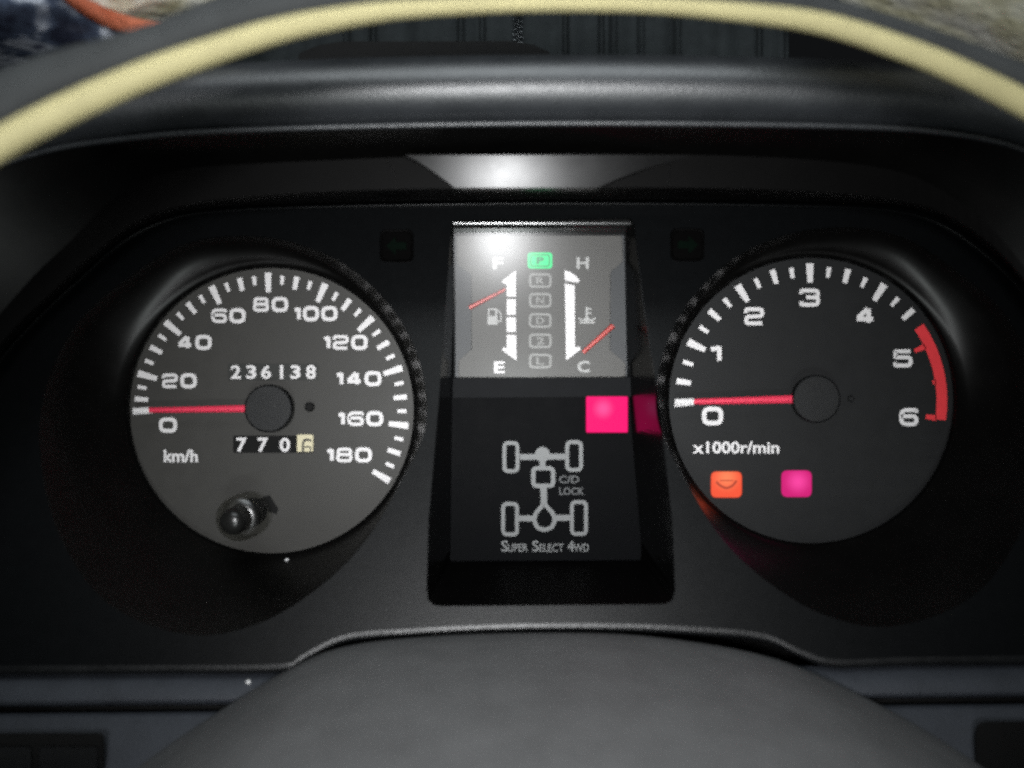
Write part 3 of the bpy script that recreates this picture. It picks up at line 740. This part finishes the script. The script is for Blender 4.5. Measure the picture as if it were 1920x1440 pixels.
bag = thing('bundled_cloth', 'navy patterned cloth bundle with orange and cream folds at upper left', 'cloth', P(120, 60, -0.06))
blanket('navy_fold', (P(60, 62, -0.06), (0.045, 0.03, 0.018)), R(-4), 7.3, navy_m, bag)
pth = catmull([P(90, -50, -.085), P(130, -8, -.086), P(180, 24, -.087), P(225, 42, -.088), P(270, 52, -.088), P(320, 50, -.087)], 8)
sweep('orange_fold', pth, [0.0014 + 0.0008 * math.sin(math.pi * i / (len(pth) - 1)) for i in range(len(pth))], orange_m, bag, 16)
blanket('cream_fold', (P(292, -4, -0.078), (0.018, 0.010, 0.0085)), R(-12), 5.2, fleece_m, bag)
# dark pleated cloth with a zip
pc = thing('pleated_cloth', 'dark ribbed cloth with metal zip standing behind the dashboard hood', 'cloth', P(1060, 140, 0.02))
pr_ = []
xs = [380 + i * 4 for i in range(276)]
creases = [650, 700, 865, 905, 1060, 1128, 1150, 1202, 1270, 1425, 1476]
def dep(x):
    y = 0.02 + 0.0012 * math.sin(x * 0.045) + 0.0008 * math.sin(x * 0.11)
    for c in creases: y += 0.006 * math.exp(-((x - c) / 4.0) ** 2)
    return y
loft('ribbed_panel', [[P(x, py, dep(x) + (0.002 if py < -60 else 0)) for x in xs] for py in (-90, -30, 40, 110, 190, 330)], pleat_m, pc, closed=False)
zm = mat('zip_metal', (0.55, 0.58, 0.6), 0.3, 0.5, metal=1.0, var=0.1, vscale=300)
for k in range(16):
    yy = -60 + k * 9.6
    for dx in (-4, 3):
        y0 = yy + (4.5 if dx > 0 else 0)
        a = P(971 + dx - 5, y0, 0.016); b = P(971 + dx + 6, y0 + 4.2, 0.018)
        V = [(x, y, z) for x in (a.x, b.x) for y in (a.y, b.y) for z in (a.z, b.z)]
        mk('zip_tooth', V, [(0, 1, 3, 2), (4, 6, 7, 5), (0, 4, 5, 1), (2, 3, 7, 6), (0, 2, 6, 4), (1, 5, 7, 3)], zm, pc)
# thin black folder lying on the hood, front edge showing
fd = [(560, 100), (600, 84), (640, 78), (960, 77), (1000, 84), (1030, 97), (1040, 130), (1040, 200), (560, 200)]
fdp = fillet(fd, 8, True)
fo2 = mk('folder_black', [P(p.x, p.y, -0.012) for p in fdp] + [P(p.x, p.y, -0.004) for p in fdp], [tuple(range(len(fdp)))[::-1], tuple(range(len(fdp), 2 * len(fdp)))] + [(i, (i + 1) % len(fdp), (i + 1) % len(fdp) + len(fdp), i + len(fdp)) for i in range(len(fdp))], M['hole'])
fo2.name = 'black_case'
tag(fo2, 'flat black case on the hood in front of the ribbed cloth', 'case')

# ------------------------------------------------------------------ lint specks
def speck(px, py, Y, r, label):
    bm = bmesh.new(); bmesh.ops.create_icosphere(bm, subdivisions=2, radius=1)
    for v in bm.verts: v.co *= r * (0.75 + 0.5 * random.random())
    me = bpy.data.meshes.new('lint_speck'); bm.to_mesh(me); bm.free()
    o = finish('lint_speck', me, M['speck'], None, True); o.location = P(px, py, Y)
    tag(o, label, 'lint')
speck(538, 1051, -0.0085, 0.00075, 'tiny white lint speck in the speedometer well below the dial')
speck(466, 1279, -0.0528, 0.0007, 'tiny white lint speck on the lower dashboard strip')
